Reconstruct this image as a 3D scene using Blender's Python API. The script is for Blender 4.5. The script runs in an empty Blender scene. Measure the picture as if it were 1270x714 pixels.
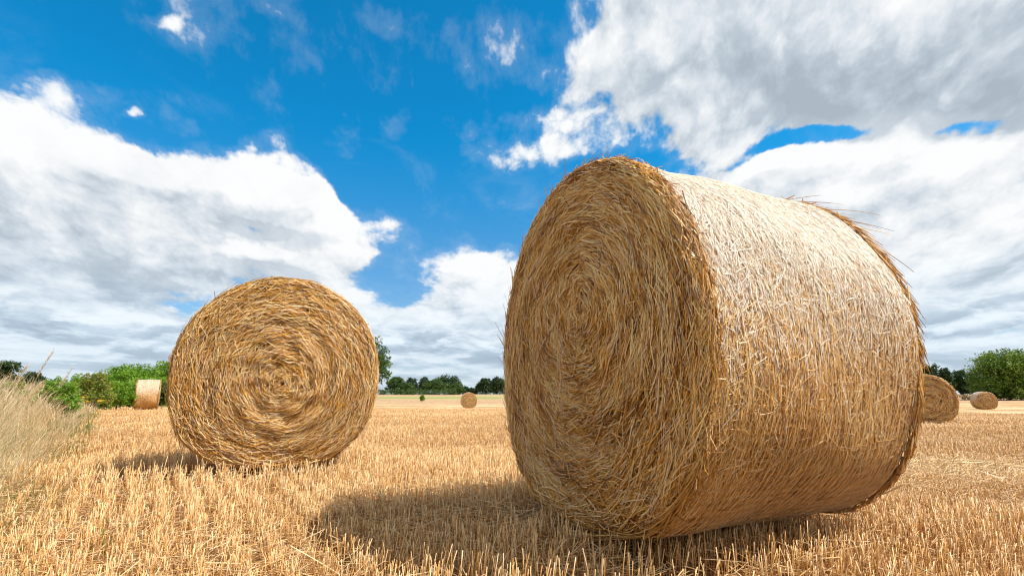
import bpy, math, random
import numpy as np
from mathutils import Vector
sc = bpy.context.scene
SUN_W, EXPOSURE = 5.0, 0.42
# ------------------------------------------------------------------ sky
FPX, CX, CY, HY, EYE = 640.0, 635.0, 357.0, 488.5, 0.65
PITCH = math.atan((HY - CY) / FPX)
HX, HYS = FPX / math.cos(PITCH), FPX / math.cos(PITCH) ** 2

def pix_dir(px, py):
    u, v = (px - CX) / FPX, (CY - py) / FPX
    c, s = math.cos(PITCH), math.sin(PITCH)
    x, y, z = u, c - v * s, s + v * c
    n = math.sqrt(x * x + y * y + z * z)
    return x / n, y / n, z / n

def azel(px, py):
    x, y, z = pix_dir(px, py)
    return math.atan2(x, y), math.asin(z)

SUN_EL = math.radians(52)
SUN_TO = Vector((0.96 * math.cos(SUN_EL), -0.28 * math.cos(SUN_EL), math.sin(SUN_EL))).normalized()

class NT:
    def __init__(s, tree): s.t = tree; s.n = tree.nodes; s.l = tree.links
    def _in(s, sock, v):
        if v is None: return
        if isinstance(v, bpy.types.NodeSocket): s.l.new(v, sock)
        else: sock.default_value = v
    def math(s, op, a, b=None, c=None, clamp=False):
        n = s.n.new('ShaderNodeMath'); n.operation = op; n.use_clamp = clamp
        s._in(n.inputs[0], a); s._in(n.inputs[1], b)
        if c is not None: s._in(n.inputs[2], c)
        return n.outputs[0]
    def vmath(s, op, a, b=None, c=None):
        n = s.n.new('ShaderNodeVectorMath'); n.operation = op
        s._in(n.inputs[0], a); s._in(n.inputs[1], b)
        if c is not None: s._in(n.inputs[2], c)
        return n.outputs['Value'] if op in ('LENGTH', 'DOT_PRODUCT') else n.outputs['Vector']
    def noise(s, vec, scale, detail=4, rough=.55, color=False, dist=0.0, dim='2D'):
        n = s.n.new('ShaderNodeTexNoise'); n.noise_dimensions = dim
        s._in(n.inputs['Vector'], vec); s._in(n.inputs['Scale'], scale)
        n.inputs['Detail'].default_value = detail; n.inputs['Roughness'].default_value = rough
        n.inputs['Distortion'].default_value = dist
        return n.outputs['Color' if color else 'Fac']
    def voronoi(s, vec, scale, detail=2, rough=.5, smooth=.6):
        n = s.n.new('ShaderNodeTexVoronoi'); n.feature = 'F1'; n.voronoi_dimensions = '2D'; n.normalize = True
        s._in(n.inputs['Vector'], vec); s._in(n.inputs['Scale'], scale)
        n.inputs['Detail'].default_value = detail; n.inputs['Roughness'].default_value = rough
        return n.outputs["Distance"]
    def maprange(s, v, a, b, c=0., d=1., smooth=True):
        n = s.n.new('ShaderNodeMapRange'); n.interpolation_type = 'SMOOTHSTEP' if smooth else 'LINEAR'
        s._in(n.inputs[0], v); n.inputs[1].default_value = a; n.inputs[2].default_value = b
        n.inputs[3].default_value = c; n.inputs[4].default_value = d
        return n.outputs[0]
    def mix(s, f, a, b, blend='MIX'):
        n = s.n.new('ShaderNodeMix'); n.data_type = 'RGBA'; n.blend_type = blend
        s._in(n.inputs[0], f); s._in(n.inputs[6], a); s._in(n.inputs[7], b)
        return n.outputs[2]
    def combine(s, x, y, z):
        n = s.n.new('ShaderNodeCombineXYZ')
        s._in(n.inputs[0], x); s._in(n.inputs[1], y); s._in(n.inputs[2], z)
        return n.outputs[0]
    def sep(s, v):
        n = s.n.new('ShaderNodeSeparateXYZ'); s._in(n.inputs[0], v); return n.outputs

# cloud masses: (x, y, rx, ry, weight) in degrees-of-sky measured off the photograph
BLOBS = [
    # left bank
    (10, 220, 95, 90, .8), (150, 240, 140, 66, .8), (205, 215, 95, 45, .55), (390, 250, 45, 45, .5), (330, 250, 115, 56, .75), (230, 270, 240, 75, .45),
    (-150, 270, 130, 95, .8),
    (60, 330, 240, 75, .7), (300, 312, 200, 50, .62), (410, 300, 70, 40, .5), (330, 225, 90, 45, .3),
    # middle low
    (600, 345, 80, 45, .55), (470, 380, 130, 50, .3), (640, 395, 120, 60, .45),
    (475, 300, 60, 40, .18),
    # wisps
    (606, 55, 70, 18, .06), (655, 75, 60, 16, .08), (650, 133, 55, 24, .30), (740, 165, 110, 40, .32),
    (228, 26, 24, 20, .20), (160, 133, 13, 10, .30), (660, 200, 90, 34, .22),
    # big right cloud
    (780, 60, 110, 125, .72), (930, 40, 190, 150, .95), (1130, 60, 230, 150, 1.0), (1350, 70, 200, 150, 1.0),
    (1000, -120, 330, 160, 1.0), (850, 150, 110, 45, .45),
    # cloud below the big one
    (900, 225, 110, 60, .55), (1060, 250, 160, 85, .85), (1230, 240, 150, 85, .85), (1150, 330, 260, 80, .7),
    (1000, 330, 200, 80, .6),
]
GREY = [
    (1090, 85, 330, 85, 1.0), (880, 95, 130, 50, .55), (1300, 60, 200, 110, .9), (1060, -140, 400, 110, .8),
    (120, 290, 280, 40, .28), (250, 262, 150, 22, .25), (20, 345, 200, 22, .25), (200, 350, 240, 30, .35),
    (1000, 300, 200, 30, .15), (590, 352, 50, 14, .3), (90, 235, 60, 30, .2),
]
HOLES = [(20, 20, 160, 75, .8), (560, -60, 200, 90, .5), (345, 284, 80, 10, .7), (985, 186, 115, 20, .75), (870, 300, 10, 10, .0), (440, 235, 28, 40, .5),
         (505, 205, 70, 60, .3), (1215, 165, 90, 16, .3)]

def blob_sum(nt, v2, blobs, mode='ADD'):
    acc = None
    for (x, y, rx, ry, w) in blobs:
        a0, e0 = azel(x, y)
        a1, _ = azel(x + 2, y); _, e1 = azel(x, y - 2)
        ka, ke = (a1 - a0) / 2, (e1 - e0) / 2
        sa, se = 1 / (rx * 1.25 * ka), 1 / (ry * 1.25 * ke)
        t = nt.vmath('MULTIPLY_ADD', v2, (sa, se, 0), (-a0 * sa, -e0 * se, 0))
        l = nt.vmath('LENGTH', t)
        g = nt.maprange(l, 0.15, 1.0, w, 0.0)
        acc = g if acc is None else nt.math(mode, acc, g)
    return acc

def cloud_group():
    g = bpy.data.node_groups.new('cloud_density', 'ShaderNodeTree')
    g.interface.new_socket('Dir', in_out='INPUT', socket_type='NodeSocketVector')
    g.interface.new_socket('Density', in_out='OUTPUT', socket_type='NodeSocketFloat')
    g.interface.new_socket('AzEl', in_out='OUTPUT', socket_type='NodeSocketVector')
    g.interface.new_socket('Fine', in_out='OUTPUT', socket_type='NodeSocketFloat')
    g.interface.new_socket('Puff', in_out='OUTPUT', socket_type='NodeSocketFloat')
    nt = NT(g)
    gi = g.nodes.new('NodeGroupInput'); go = g.nodes.new('NodeGroupOutput')
    d = nt.vmath('NORMALIZE', gi.outputs[0])
    x, y, z = nt.sep(d)
    az = nt.math('ARCTAN2', x, y); el = nt.math('ARCSINE', z)
    # cloud-layer coordinates: features shrink and flatten towards the horizon
    zc = nt.math('MAXIMUM', z, 0.0)
    k = nt.math('DIVIDE', 2.3, nt.math('ADD', zc, 1.0))
    P = nt.combine(nt.math('MULTIPLY', az, k), nt.math('MULTIPLY', nt.math('LOGARITHM', nt.math('ADD', zc, 0.20), 2.718), 1.25), 0.0)
    w1 = nt.noise(P, 2.6, 5, .55, True)
    amp = nt.math('MULTIPLY_ADD', nt.math('ABSOLUTE', el), 0.30, 0.035)
    wv = nt.vmath('SUBTRACT', w1, (.5, .5, .5))
    wv = nt.vmath('SCALE', wv); wv.node.inputs['Scale'].default_value = 1.0
    nt.l.new(nt.math('MULTIPLY', amp, 0.95), wv.node.inputs['Scale'])
    v2 = nt.vmath('ADD', nt.combine(az, el, 0.0), wv)
    M = blob_sum(nt, v2, BLOBS)
    Hh = blob_sum(nt, v2, HOLES)
    # low band towards the horizon: long flat stripes
    low = nt.maprange(el, 0.21, 0.10, 0.0, 0.62)
    vl = nt.combine(nt.math('MULTIPLY', az, 1.0), nt.math('MULTIPLY', el, 4.6), 3.1)
    nl = nt.noise(vl, 5.5, 6, .58)
    nl = nt.math('MULTIPLY', nt.math('SUBTRACT', nl, .5), nt.maprange(el, 0.24, 0.12, 0.0, 1.5))
    # behind the camera: scattered fields of cloud
    back = nt.maprange(y, 0.45, -0.1, 0.0, 0.45)
    nf = nt.noise(P, 2.9, 9, .60)
    nb = nt.voronoi(nt.vmath('ADD', P, nt.vmath('MULTIPLY', w1, (.22, .22, .22))), 5.2, 4, .58)
    D = nt.math('ADD', nt.math('MINIMUM', M, 1.15), nt.math('ADD', low, back))
    D = nt.math('ADD', D, nt.math('MULTIPLY', nt.math('SUBTRACT', nf, .52), 1.45))
    D = nt.math('ADD', D, nt.math('MULTIPLY', nt.math('SUBTRACT', .38, nb), .80))
    D = nt.math('ADD', D, nl)
    D = nt.math('SUBTRACT', D, Hh)
    nt.l.new(D, go.inputs[0]); nt.l.new(v2, go.inputs[1]); nt.l.new(nf, go.inputs[2])
    nt.l.new(nb, go.inputs[3])
    return g

def build_world():
    w = bpy.data.worlds.new('World'); sc.world = w; w.use_nodes = True
    w.node_tree.nodes.clear()
    nt = NT(w.node_tree)
    tc = nt.n.new('ShaderNodeTexCoord'); d = nt.vmath('NORMALIZE', tc.outputs['Generated'])
    x, y, z = nt.sep(d)
    el = nt.math('ARCSINE', z)
    g = cloud_group()
    def inst(vec):
        n = nt.n.new('ShaderNodeGroup'); n.node_tree = g; nt.l.new(vec, n.inputs[0]); return n.outputs
    A = inst(d)
    up = inst(nt.vmath('ADD', d, (0.018, 0.0, 0.036)))
    D, v2, fine = A[0], A[1], A[2]
    alpha = nt.maprange(D, 0.17, 0.46)
    thin = nt.math('MULTIPLY', nt.maprange(D, 0.0, 0.3), .10)
    # long faint cirrus
    ci = nt.noise(nt.vmath('MULTIPLY', d, (1.0, 1.0, 2.6)), 3.2, 7, .64, dist=1.2, dim='3D')
    ci = nt.math('MULTIPLY', nt.maprange(ci, 0.50, 0.78), nt.maprange(el, .55, .30, .0, .26))
    alpha = nt.math('MAXIMUM', alpha, nt.math('MAXIMUM', thin, ci))
    # shading: lit tops, grey bases
    grad = nt.math('SUBTRACT', D, up[0])
    lit = nt.maprange(grad, -0.34, 0.30, 0.0, 1.0, False)
    thick = nt.maprange(D, 0.55, 1.5)
    puff = nt.math('MULTIPLY', nt.math('SUBTRACT', .36, A[3]), .95)
    grey = nt.math('MINIMUM', blob_sum(nt, v2, GREY), 1.0)
    s = nt.math('ADD', 0.50, nt.math('MULTIPLY', nt.math('SUBTRACT', lit, .42), .62))
    s = nt.math('ADD', s, puff)
    s = nt.math('SUBTRACT', s, nt.math('MULTIPLY', thick, .16))
    s = nt.math('ADD', s, nt.math('MULTIPLY', nt.math('SUBTRACT', fine, .5), .22))
    s = nt.math('SUBTRACT', nt.math('ADD', s, .17), nt.math('MULTIPLY', grey, .50))
    # rows of small flat-based clouds low down: lit tops over blue-grey bases
    az = nt.math('ARCTAN2', x, y)
    def rows(dz):
        e2 = nt.math('ADD', el, dz)
        q = nt.combine(nt.math('MULTIPLY', az, 1.0), nt.math('MULTIPLY', nt.math('LOGARITHM', nt.math('ADD', nt.math('MAXIMUM', e2, 0.0), .07), 2.718), .62), 0.0)
        wq = nt.noise(q, 7, 4, .55, True)
        q2 = nt.vmath('ADD', q, nt.vmath('MULTIPLY', wq, (.22, .10, 0)))
        return nt.math('ADD', nt.math('MULTIPLY', nt.noise(q2, 5.6, 7, .60), 1.0), nt.math('MULTIPLY', nt.voronoi(q2, 10, 2, .5), -.35))
    r0, r1 = rows(0.0), rows(0.012)
    rl = nt.maprange(nt.math('SUBTRACT', r0, r1), -.10, .13, 0.0, 1.0, False)
    sl = nt.math('ADD', nt.math('MULTIPLY', rl, .62), nt.math('MULTIPLY', nt.math('SUBTRACT', r0, .32), 1.6))
    sl = nt.math('ADD', nt.math('MULTIPLY', sl, .8), .26)
    s = nt.mix(nt.maprange(el, .21, .09, 0, .85), s, sl)
    s = nt.math('ADD', s, 0.0, clamp=True)
    cr = nt.n.new('ShaderNodeValToRGB'); nt.l.new(s, cr.inputs[0])
    e = cr.color_ramp.elements
    K = 10.0     # the Background strength below is 0.1
    pts = [(0.0, (.40, .47, .54)), (.28, (.50, .57, .64)), (.52, (.66, .72, .78)), (.76, (.83, .86, .885)), (1.0, (.94, .95, .955))]
    e[0].position = 0; e[1].position = 1
    for _ in range(3): e.new(.5)
    for el_, (p, c) in zip(e, pts):
        el_.position = p; el_.color = (*c, 1)
    ccol = nt.vmath('SCALE', cr.outputs[0]); ccol.node.inputs['Scale'].default_value = K
    ccol = nt.mix(nt.maprange(el, .26, .06), ccol, nt.mix(1.0, ccol, (.86, .955, 1.03, 1), 'MULTIPLY'))
    sky = nt.n.new('ShaderNodeTexSky'); sky.sky_type = 'NISHITA'; sky.sun_disc = False
    sky.sun_elevation = SUN_EL
    sky.sun_rotation = math.atan2(SUN_TO.x, SUN_TO.y)
    sky.air_density = 1.0; sky.dust_density = .4; sky.ozone_density = 3.0
    # the air was very clear: a deeper blue than the model's
    tint = nt.mix(nt.maprange(el, .10, .50), (.80, 1.14, 1.34, 1), (.06, 1.42, 1.84, 1))
    blue = nt.mix(1.0, sky.outputs[0], tint, 'MULTIPLY')
    col = nt.mix(alpha, blue, ccol)
    # pale air low down
    col = nt.mix(nt.maprange(el, 0.10, 0.0, 0, .45), col, (5.6, 6.6, 7.3, 1))
    bg = nt.n.new('ShaderNodeBackground'); nt.l.new(col, bg.inputs[0]); bg.inputs[1].default_value = .078
    out = nt.n.new('ShaderNodeOutputWorld'); nt.l.new(bg.outputs[0], out.inputs[0])
    w.cycles.sampling_method = 'MANUAL'; w.cycles.sample_map_resolution = 512

def build_sun_camera():
    L = bpy.data.lights.new('sun', 'SUN'); L.energy = SUN_W; L.angle = math.radians(.53); L.color = (1, .955, .88)
    o = bpy.data.objects.new('sun', L); sc.collection.objects.link(o)
    o.rotation_euler = SUN_TO.to_track_quat('Z', 'Y').to_euler(); o.location = SUN_TO * 30
    cam = bpy.data.cameras.new('camera'); co = bpy.data.objects.new('camera', cam); sc.collection.objects.link(co)
    cam.sensor_width = 36; cam.lens = FPX / 1270 * 36; cam.clip_end = 6000; cam.clip_start = .05
    co.location = (0, 0, EYE); co.rotation_euler = (math.pi / 2 + PITCH, 0, 0)
    cam.dof.use_dof = True; cam.dof.focus_distance = 2.7; cam.dof.aperture_fstop = 5.6
    sc.camera = co
    sc.cycles.filter_width = 1.15
    sc.view_settings.view_transform = 'Standard'; sc.view_settings.look = 'None'
    sc.view_settings.exposure = EXPOSURE; sc.view_settings.gamma = 1
    sc.view_settings.use_curve_mapping = False
# ------------------------------------------------------------------ helpers
COL = sc.collection
rs = np.random.default_rng(7)
OFFNOISE = rs.uniform(0, 6.28, (8,))

def link(name, me, mat, parent=None):
    o = bpy.data.objects.new(name, me); COL.objects.link(o)
    if mat is not None and len(me.materials) == 0: me.materials.append(mat)
    if parent is not None: o.parent = parent
    return o

def empty(name, loc=(0, 0, 0), rz=0.0):
    o = bpy.data.objects.new(name, None); COL.objects.link(o)
    o.location = loc; o.rotation_euler = (0, 0, rz); o.empty_display_size = .2
    return o

def tag(o, label=None, cat=None, group=None, kind=None):
    if label: o['label'] = label
    if cat: o['category'] = cat
    if group: o['group'] = group
    if kind: o['kind'] = kind
    return o

def np_mesh(name, V, F, attr=None, smooth=False):
    """V (n,3); F (m,k) with k = 3 or 4 (or a list of such arrays); attr (n,3) -> point colour 'tint'."""
    if not isinstance(F, (list, tuple)): F = [F]
    me = bpy.data.meshes.new(name)
    V = np.ascontiguousarray(V, dtype=np.float32)
    me.vertices.add(len(V)); me.vertices.foreach_set('co', V.ravel())
    loops = np.concatenate([f.ravel() for f in F]).astype(np.int32)
    tot = np.concatenate([np.full(len(f), f.shape[1]) for f in F]).astype(np.int32)
    start = np.concatenate([[0], np.cumsum(tot)[:-1]]).astype(np.int32)
    me.loops.add(len(loops)); me.loops.foreach_set('vertex_index', loops)
    me.polygons.add(len(tot)); me.polygons.foreach_set('loop_start', start)
    me.polygons.foreach_set('loop_total', tot)
    if smooth: me.polygons.foreach_set('use_smooth', np.ones(len(tot), dtype=bool))
    if attr is not None:
        a = me.color_attributes.new('tint', 'FLOAT_COLOR', 'POINT')
        c = np.ones((len(V), 4), dtype=np.float32); c[:, :3] = attr
        a.data.foreach_set('color', c.ravel())
    me.update(calc_edges=True)
    return me

def tubes(P, wid, thk=None, sides=3, cap=False, rnd=None, tint2=None, roll=None):
    """Many straws at once. P (n,k,3) centre lines; wid (n,k) widths; thk thickness ratio.
    Returns V, F list, attr (random, along, second random)."""
    n, k, _ = P.shape
    T = np.empty_like(P)
    T[:, 1:-1] = P[:, 2:] - P[:, :-2]; T[:, 0] = P[:, 1] - P[:, 0]; T[:, -1] = P[:, -1] - P[:, -2]
    T /= np.linalg.norm(T, axis=2, keepdims=True) + 1e-9
    ref = rs.normal(size=(n, 1, 3)) if roll is None else roll.reshape(n, 1, 3)
    A = np.cross(T, np.broadcast_to(ref, T.shape)); A /= np.linalg.norm(A, axis=2, keepdims=True) + 1e-9
    B = np.cross(T, A)
    if thk is None: thk = 1.0
    V = np.empty((n, k, sides, 3))
    for s in range(sides):
        a = 2 * math.pi * s / sides
        V[:, :, s] = P + A * (math.cos(a) * wid * .5)[..., None] + B * (math.sin(a) * wid * .5 * thk)[..., None]
    idx = np.arange(n * k * sides).reshape(n, k, sides)
    Fs = []
    for s in range(sides):
        s2 = (s + 1) % sides
        Fs.append(np.stack([idx[:, :-1, s], idx[:, :-1, s2], idx[:, 1:, s2], idx[:, 1:, s]], -1).reshape(-1, 4))
    F = [np.concatenate(Fs)]
    if cap and sides in (3, 4): F.append(idx[:, -1, :].reshape(-1, sides))
    if rnd is None: rnd = rs.random(n)
    if tint2 is None: tint2 = rs.random(n)
    at = np.empty((n, k, sides, 3), dtype=np.float32)
    at[..., 0] = rnd[:, None, None]; at[..., 1] = np.linspace(0, 1, k)[None, :, None]
    at[..., 2] = tint2[:, None, None] if tint2.ndim == 1 else tint2[:, :, None]
    return V.reshape(-1, 3), F, at.reshape(-1, 3)

def join(parts):
    Vs, Fs, As = [], {}, []; off = 0
    for V, F, A in parts:
        Vs.append(V); As.append(A)
        for f in F: Fs.setdefault(f.shape[1], []).append(f + off)
        off += len(V)
    return np.concatenate(Vs), [np.concatenate(f) for f in Fs.values()], np.concatenate(As)

def wav(x, y, seed=0, s=1.0, oct=4):
    """cheap smooth pseudo-noise in about -1..1"""
    r = np.random.default_rng(seed); out = 0; amp = 1.; tot = 0
    for o in range(oct):
        for _ in range(3):
            a = r.uniform(0, 6.28); f = s * (1.9 ** o) * r.uniform(.7, 1.3)
            out = out + amp * np.sin(f * (x * math.cos(a) + y * math.sin(a)) + r.uniform(0, 6.28))
            tot += amp * .6
        amp *= .55
    return out / tot

def smooth01(x, a, b):
    t = np.clip((x - a) / (b - a), 0, 1); return t * t * (3 - 2 * t)

# ------------------------------------------------------------------ terrain
VP0 = np.array([-2.72, 3.16]); VDIR = np.array([-.609, .793]) / math.hypot(.609, .793)
VN = np.array([-VDIR[1], VDIR[0]])        # points away from the field

def verge_dist(x, y):
    s = (x - VP0[0]) * VN[0] + (y - VP0[1]) * VN[1]
    t = (x - VP0[0]) * VDIR[0] + (y - VP0[1]) * VDIR[1]
    return s + .25 * np.sin(t * .9) * smooth01(t, 0, 4) + .12 * np.sin(t * 2.3 + 1), t

def ground_z(x, y):
    x = np.asarray(x, float); y = np.asarray(y, float)
    d = np.hypot(x, y); az = np.arctan2(x, np.abs(y) + 1e-6)
    k = .0045 + .0095 * smooth01(az, -.6, -.2)
    d1 = np.minimum(np.maximum(d - 3, 0), 50)
    z = -k * d1
    z = z + smooth01(d, 50, 250) * (.60 + k * 50)
    s, t = verge_dist(x, y)
    z = z + (.26 + .10 * smooth01(t, 6, 14)) * smooth01(s, .1, 2.0) * smooth01(-s, -60, -20)
    z = z + .012 * wav(x, y, 3, 1.2, 3) * smooth01(d, 1, 6)
    z = z + .10 * np.exp(-((x + 1.9) ** 2 + (y - 4.4) ** 2) / 2.2) + .088 * np.exp(-((x - .80) ** 2 + (y - 2.4) ** 2) / 1.5)
    return z

# ------------------------------------------------------------------ materials
def new_mat(name):
    m = bpy.data.materials.new(name); m.use_nodes = True
    nt = NT(m.node_tree); b = m.node_tree.nodes['Principled BSDF']
    return m, nt, b

def ramp(nt, fac, pts, interp='LINEAR'):
    cr = nt.n.new('ShaderNodeValToRGB'); nt._in(cr.inputs[0], fac); e = cr.color_ramp.elements
    cr.color_ramp.interpolation = interp
    while len(e) < len(pts): e.new(.5)
    for q, (p, c) in zip(e, pts): q.position = p; q.color = (*c, 1)
    return cr.outputs[0]

def bump(nt, b, h, strength=.4, dist=.01):
    n = nt.n.new('ShaderNodeBump'); n.inputs['Strength'].default_value = strength; n.inputs['Distance'].default_value = dist
    nt._in(n.inputs['Height'], h); nt.l.new(n.outputs[0], b.inputs['Normal'])

def straw_mat(name, pts, base_dark=None, rough=.42, spec=.5, trans=0.0, second=None, srange=(.55, 1.0, .8)):
    """colour by the random value of each straw; 'second' shifts towards another tone by the 2nd random"""
    m, nt, b = new_mat(name)
    at = nt.n.new('ShaderNodeAttribute'); at.attribute_name = 'tint'
    r, t, q = nt.sep(at.outputs['Color'])
    c = ramp(nt, r, pts)
    if second is not None:
        c = nt.mix(nt.math('MULTIPLY', nt.maprange(q, srange[0], srange[1]), srange[2]), c, (*second, 1))
    g = nt.n.new('ShaderNodeNewGeometry')
    nz = nt.noise(g.outputs['Position'], 160, 2, .5, dim='3D')
    c = nt.mix(nt.maprange(nz, .35, .7, 0, .35), c, nt.mix(1.0, c, (.55, .45, .32, 1), 'MULTIPLY'))
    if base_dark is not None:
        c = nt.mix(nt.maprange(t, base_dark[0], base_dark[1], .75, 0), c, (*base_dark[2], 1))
    nt.l.new(c, b.inputs['Base Color'])
    b.inputs['Roughness'].default_value = rough; b.inputs['Specular IOR Level'].default_value = spec
    if trans:
        tr = nt.n.new('ShaderNodeBsdfTranslucent'); nt.l.new(c, tr.inputs[0])
        mx = nt.n.new('ShaderNodeMixShader'); mx.inputs[0].default_value = trans
        nt.l.new(b.outputs[0], mx.inputs[1]); nt.l.new(tr.outputs[0], mx.inputs[2])
        nt.l.new(mx.outputs[0], nt.n['Material Output'].inputs[0])
    return m

M = {}
def build_materials():
    M['end_straw'] = straw_mat('end_straw', [(0, (.12, .036, .003)), (.26, (.38, .140, .012)), (.56, (.72, .325, .040)), (.80, (.92, .54, .13)), (1, (.97, .76, .38))], rough=.36, spec=.4, second=(.90, .68, .48), trans=.05)  # second: pale tone painting highlights onto some straws
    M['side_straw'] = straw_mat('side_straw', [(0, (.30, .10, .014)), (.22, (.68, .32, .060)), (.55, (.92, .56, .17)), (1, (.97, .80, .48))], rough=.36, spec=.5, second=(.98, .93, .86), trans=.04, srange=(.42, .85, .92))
    M['rim_straw'] = straw_mat('rim_straw', [(0, (.30, .12, .02)), (.35, (.62, .32, .07)), (.75, (.86, .56, .20)), (1, (.96, .78, .46))], rough=.4, trans=.15)
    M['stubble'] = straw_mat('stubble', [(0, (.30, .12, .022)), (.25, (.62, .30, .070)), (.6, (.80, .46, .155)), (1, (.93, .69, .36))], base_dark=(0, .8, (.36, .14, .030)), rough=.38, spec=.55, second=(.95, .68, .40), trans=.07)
    M['litter'] = straw_mat('litter', [(0, (.42, .19, .05)), (.4, (.74, .43, .15)), (1, (.95, .74, .43))], rough=.45, second=(.84, .64, .38), trans=.1)
    # net: thin pale plastic twine
    m, nt, b = new_mat('net_twine'); b.inputs['Base Color'].default_value = (.90, .80, .62, 1); b.inputs['Roughness'].default_value = .4
    M['net'] = m
    # matted straw under the loose straws
    def core(name, cols, sx, sy):
        m, nt, b = new_mat(name)
        tc = nt.n.new('ShaderNodeTexCoord')
        v = nt.vmath('MULTIPLY', tc.outputs['Object'], (sx, sy, sx))
        a = nt.noise(v, 34, 6, .65, dim='3D', dist=.6); c = ramp(nt, a, cols)
        nt.l.new(c, b.inputs['Base Color']); b.inputs['Roughness'].default_value = .7
        bump(nt, b, a, .8, .015); return m
    M['core'] = core('matted_straw', [(.30, (.06, .022, .004)), (.5, (.20, .088, .014)), (.68, (.44, .22, .045))], 1, 1)
    M['core_side'] = core('pressed_straw', [(.28, (.26, .11, .025)), (.48, (.54, .29, .085)), (.66, (.84, .58, .27))], 1, 4)
    # ground
    m, nt, b = new_mat('stubble_ground')
    g = nt.n.new('ShaderNodeNewGeometry'); P = g.outputs['Position']
    x, y, z = nt.sep(P)
    P2 = nt.combine(x, y, 0.0)
    near = ramp(nt, nt.noise(P2, 26, 6, .7, dim='2D'), [(.32, (.10, .042, .014)), (.5, (.27, .125, .040)), (.68, (.58, .34, .13))])
    d = nt.vmath('LENGTH', P2)
    # far stubble: soft gold with long swaths, darkened to stand for stalk self-shadow
    sw = nt.vmath('MULTIPLY', P2, (.35, 1.0, 1.0))
    f1 = nt.noise(sw, .32, 5, .6, dim='2D'); f2 = nt.noise(P2, 1.3, 6, .68, dim='2D')
    ff = nt.math('ADD', nt.math('MULTIPLY', f1, .65), nt.math('MULTIPLY', f2, .35))
    far = ramp(nt, ff, [(.40, (.36, .19, .075)), (.47, (.46, .265, .115)), (.53, (.54, .35, .17)), (.60, (.64, .48, .29))])
    c = nt.mix(nt.maprange(d, 7, 26), near, far)
    # pale unploughed margin and a green strip far off in the middle
    mg = nt.noise(P2, .05, 4, .6, dim='2D')
    bands = nt.noise(nt.vmath('MULTIPLY', P2, (.10, 1.0, 1.0)), .16, 4, .6, dim='2D')
    far = nt.mix(nt.maprange(bands, .42, .60, 0, .35), far, (.62, .44, .27, 1))
    c = nt.mix(nt.math('MULTIPLY', nt.maprange(y, 62, 80), .75), c, ramp(nt, f2, [(.38, (.32, .185, .095)), (.62, (.50, .33, .19))]))  # tone lowered here too in place of stalk shadows
    gm = nt.math('MULTIPLY', nt.math('MULTIPLY', nt.maprange(y, 112, 122), nt.maprange(y, 150, 138)), nt.math('MULTIPLY', nt.maprange(x, -42, -30), nt.maprange(x, 5, -6)))
    c = nt.mix(nt.math('MULTIPLY', gm, .85), c, (.20, .28, .06, 1))
    c = nt.mix(nt.math('MULTIPLY', nt.maprange(mg, .52, .62), nt.math('MULTIPLY', nt.maprange(y, 90, 130), .5)), c, (.30, .33, .11, 1))
    # dead-grass thatch under the verge
    vs = nt.math('ADD', nt.math('MULTIPLY', nt.math('SUBTRACT', x, float(VP0[0])), float(VN[0])), nt.math('MULTIPLY', nt.math('SUBTRACT', y, float(VP0[1])), float(VN[1])))
    c = nt.mix(nt.maprange(vs, 0.0, .7), c, ramp(nt, f2, [(.35, (.42, .31, .13)), (.5, (.58, .46, .24)), (.65, (.30, .34, .10))]))
    nt.l.new(c, b.inputs['Base Color']); b.inputs['Roughness'].default_value = .85; b.inputs['Specular IOR Level'].default_value = .2
    bump(nt, b, nt.noise(P2, 9, 8, .75, dim='2D'), .7, .05)
    M['ground'] = m
    # leaves
    def leaf(name, a, c2, yellow=None, trans=.35):
        m, nt, b = new_mat(name)
        at = nt.n.new('ShaderNodeAttribute'); at.attribute_name = 'tint'; r, t, q = nt.sep(at.outputs['Color'])
        c = nt.mix(r, (*a, 1), (*c2, 1))
        if yellow: c = nt.mix(nt.math('MULTIPLY', nt.maprange(q, .7, 1.0), .8), c, (*yellow, 1))
        nt.l.new(c, b.inputs['Base Color']); b.inputs['Roughness'].default_value = .5; b.inputs['Specular IOR Level'].default_value = .35
        tr = nt.n.new('ShaderNodeBsdfTranslucent'); nt.l.new(c, tr.inputs[0]); mx = nt.n.new('ShaderNodeMixShader'); mx.inputs[0].default_value = trans
        nt.l.new(b.outputs[0], mx.inputs[1]); nt.l.new(tr.outputs[0], mx.inputs[2]); nt.l.new(mx.outputs[0], nt.n['Material Output'].inputs[0])
        M[name] = m
    leaf('leaf_bright', (.085, .20, .012), (.22, .40, .030), (.36, .42, .05), trans=.45)
    leaf('leaf_fresh', (.050, .11, .012), (.15, .25, .025), (.28, .34, .05), trans=.30)
    leaf('leaf_mid', (.035, .085, .016), (.085, .16, .035), (.17, .20, .05))
    leaf('leaf_dark', (.022, .050, .018), (.050, .095, .028), (.08, .12, .035))
    leaf('leaf_blue', (.030, .062, .036), (.062, .11, .055))
    leaf('leaf_olive', (.13, .19, .025), (.28, .34, .05), (.36, .20, .07), trans=.4)
    leaf('leaf_brown', (.26, .17, .09), (.44, .31, .17), (.2, .2, .06))
    leaf('petal_yellow', (.75, .45, .02), (.85, .6, .03))
    M['dry_grass'] = straw_mat('dry_grass', [(0, (.78, .54, .27)), (.35, (.92, .71, .42)), (.75, (.97, .84, .58)), (1, (.98, .92, .74))], rough=.5, spec=.3, second=(.92, .74, .54), trans=.42)
    M['green_grass'] = straw_mat('green_grass', [(0, (.16, .25, .05)), (.5, (.33, .40, .12)), (1, (.58, .58, .28))], rough=.5, spec=.3, trans=.45)
    m, nt, b = new_mat('bark'); g = nt.n.new('ShaderNodeNewGeometry')
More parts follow.
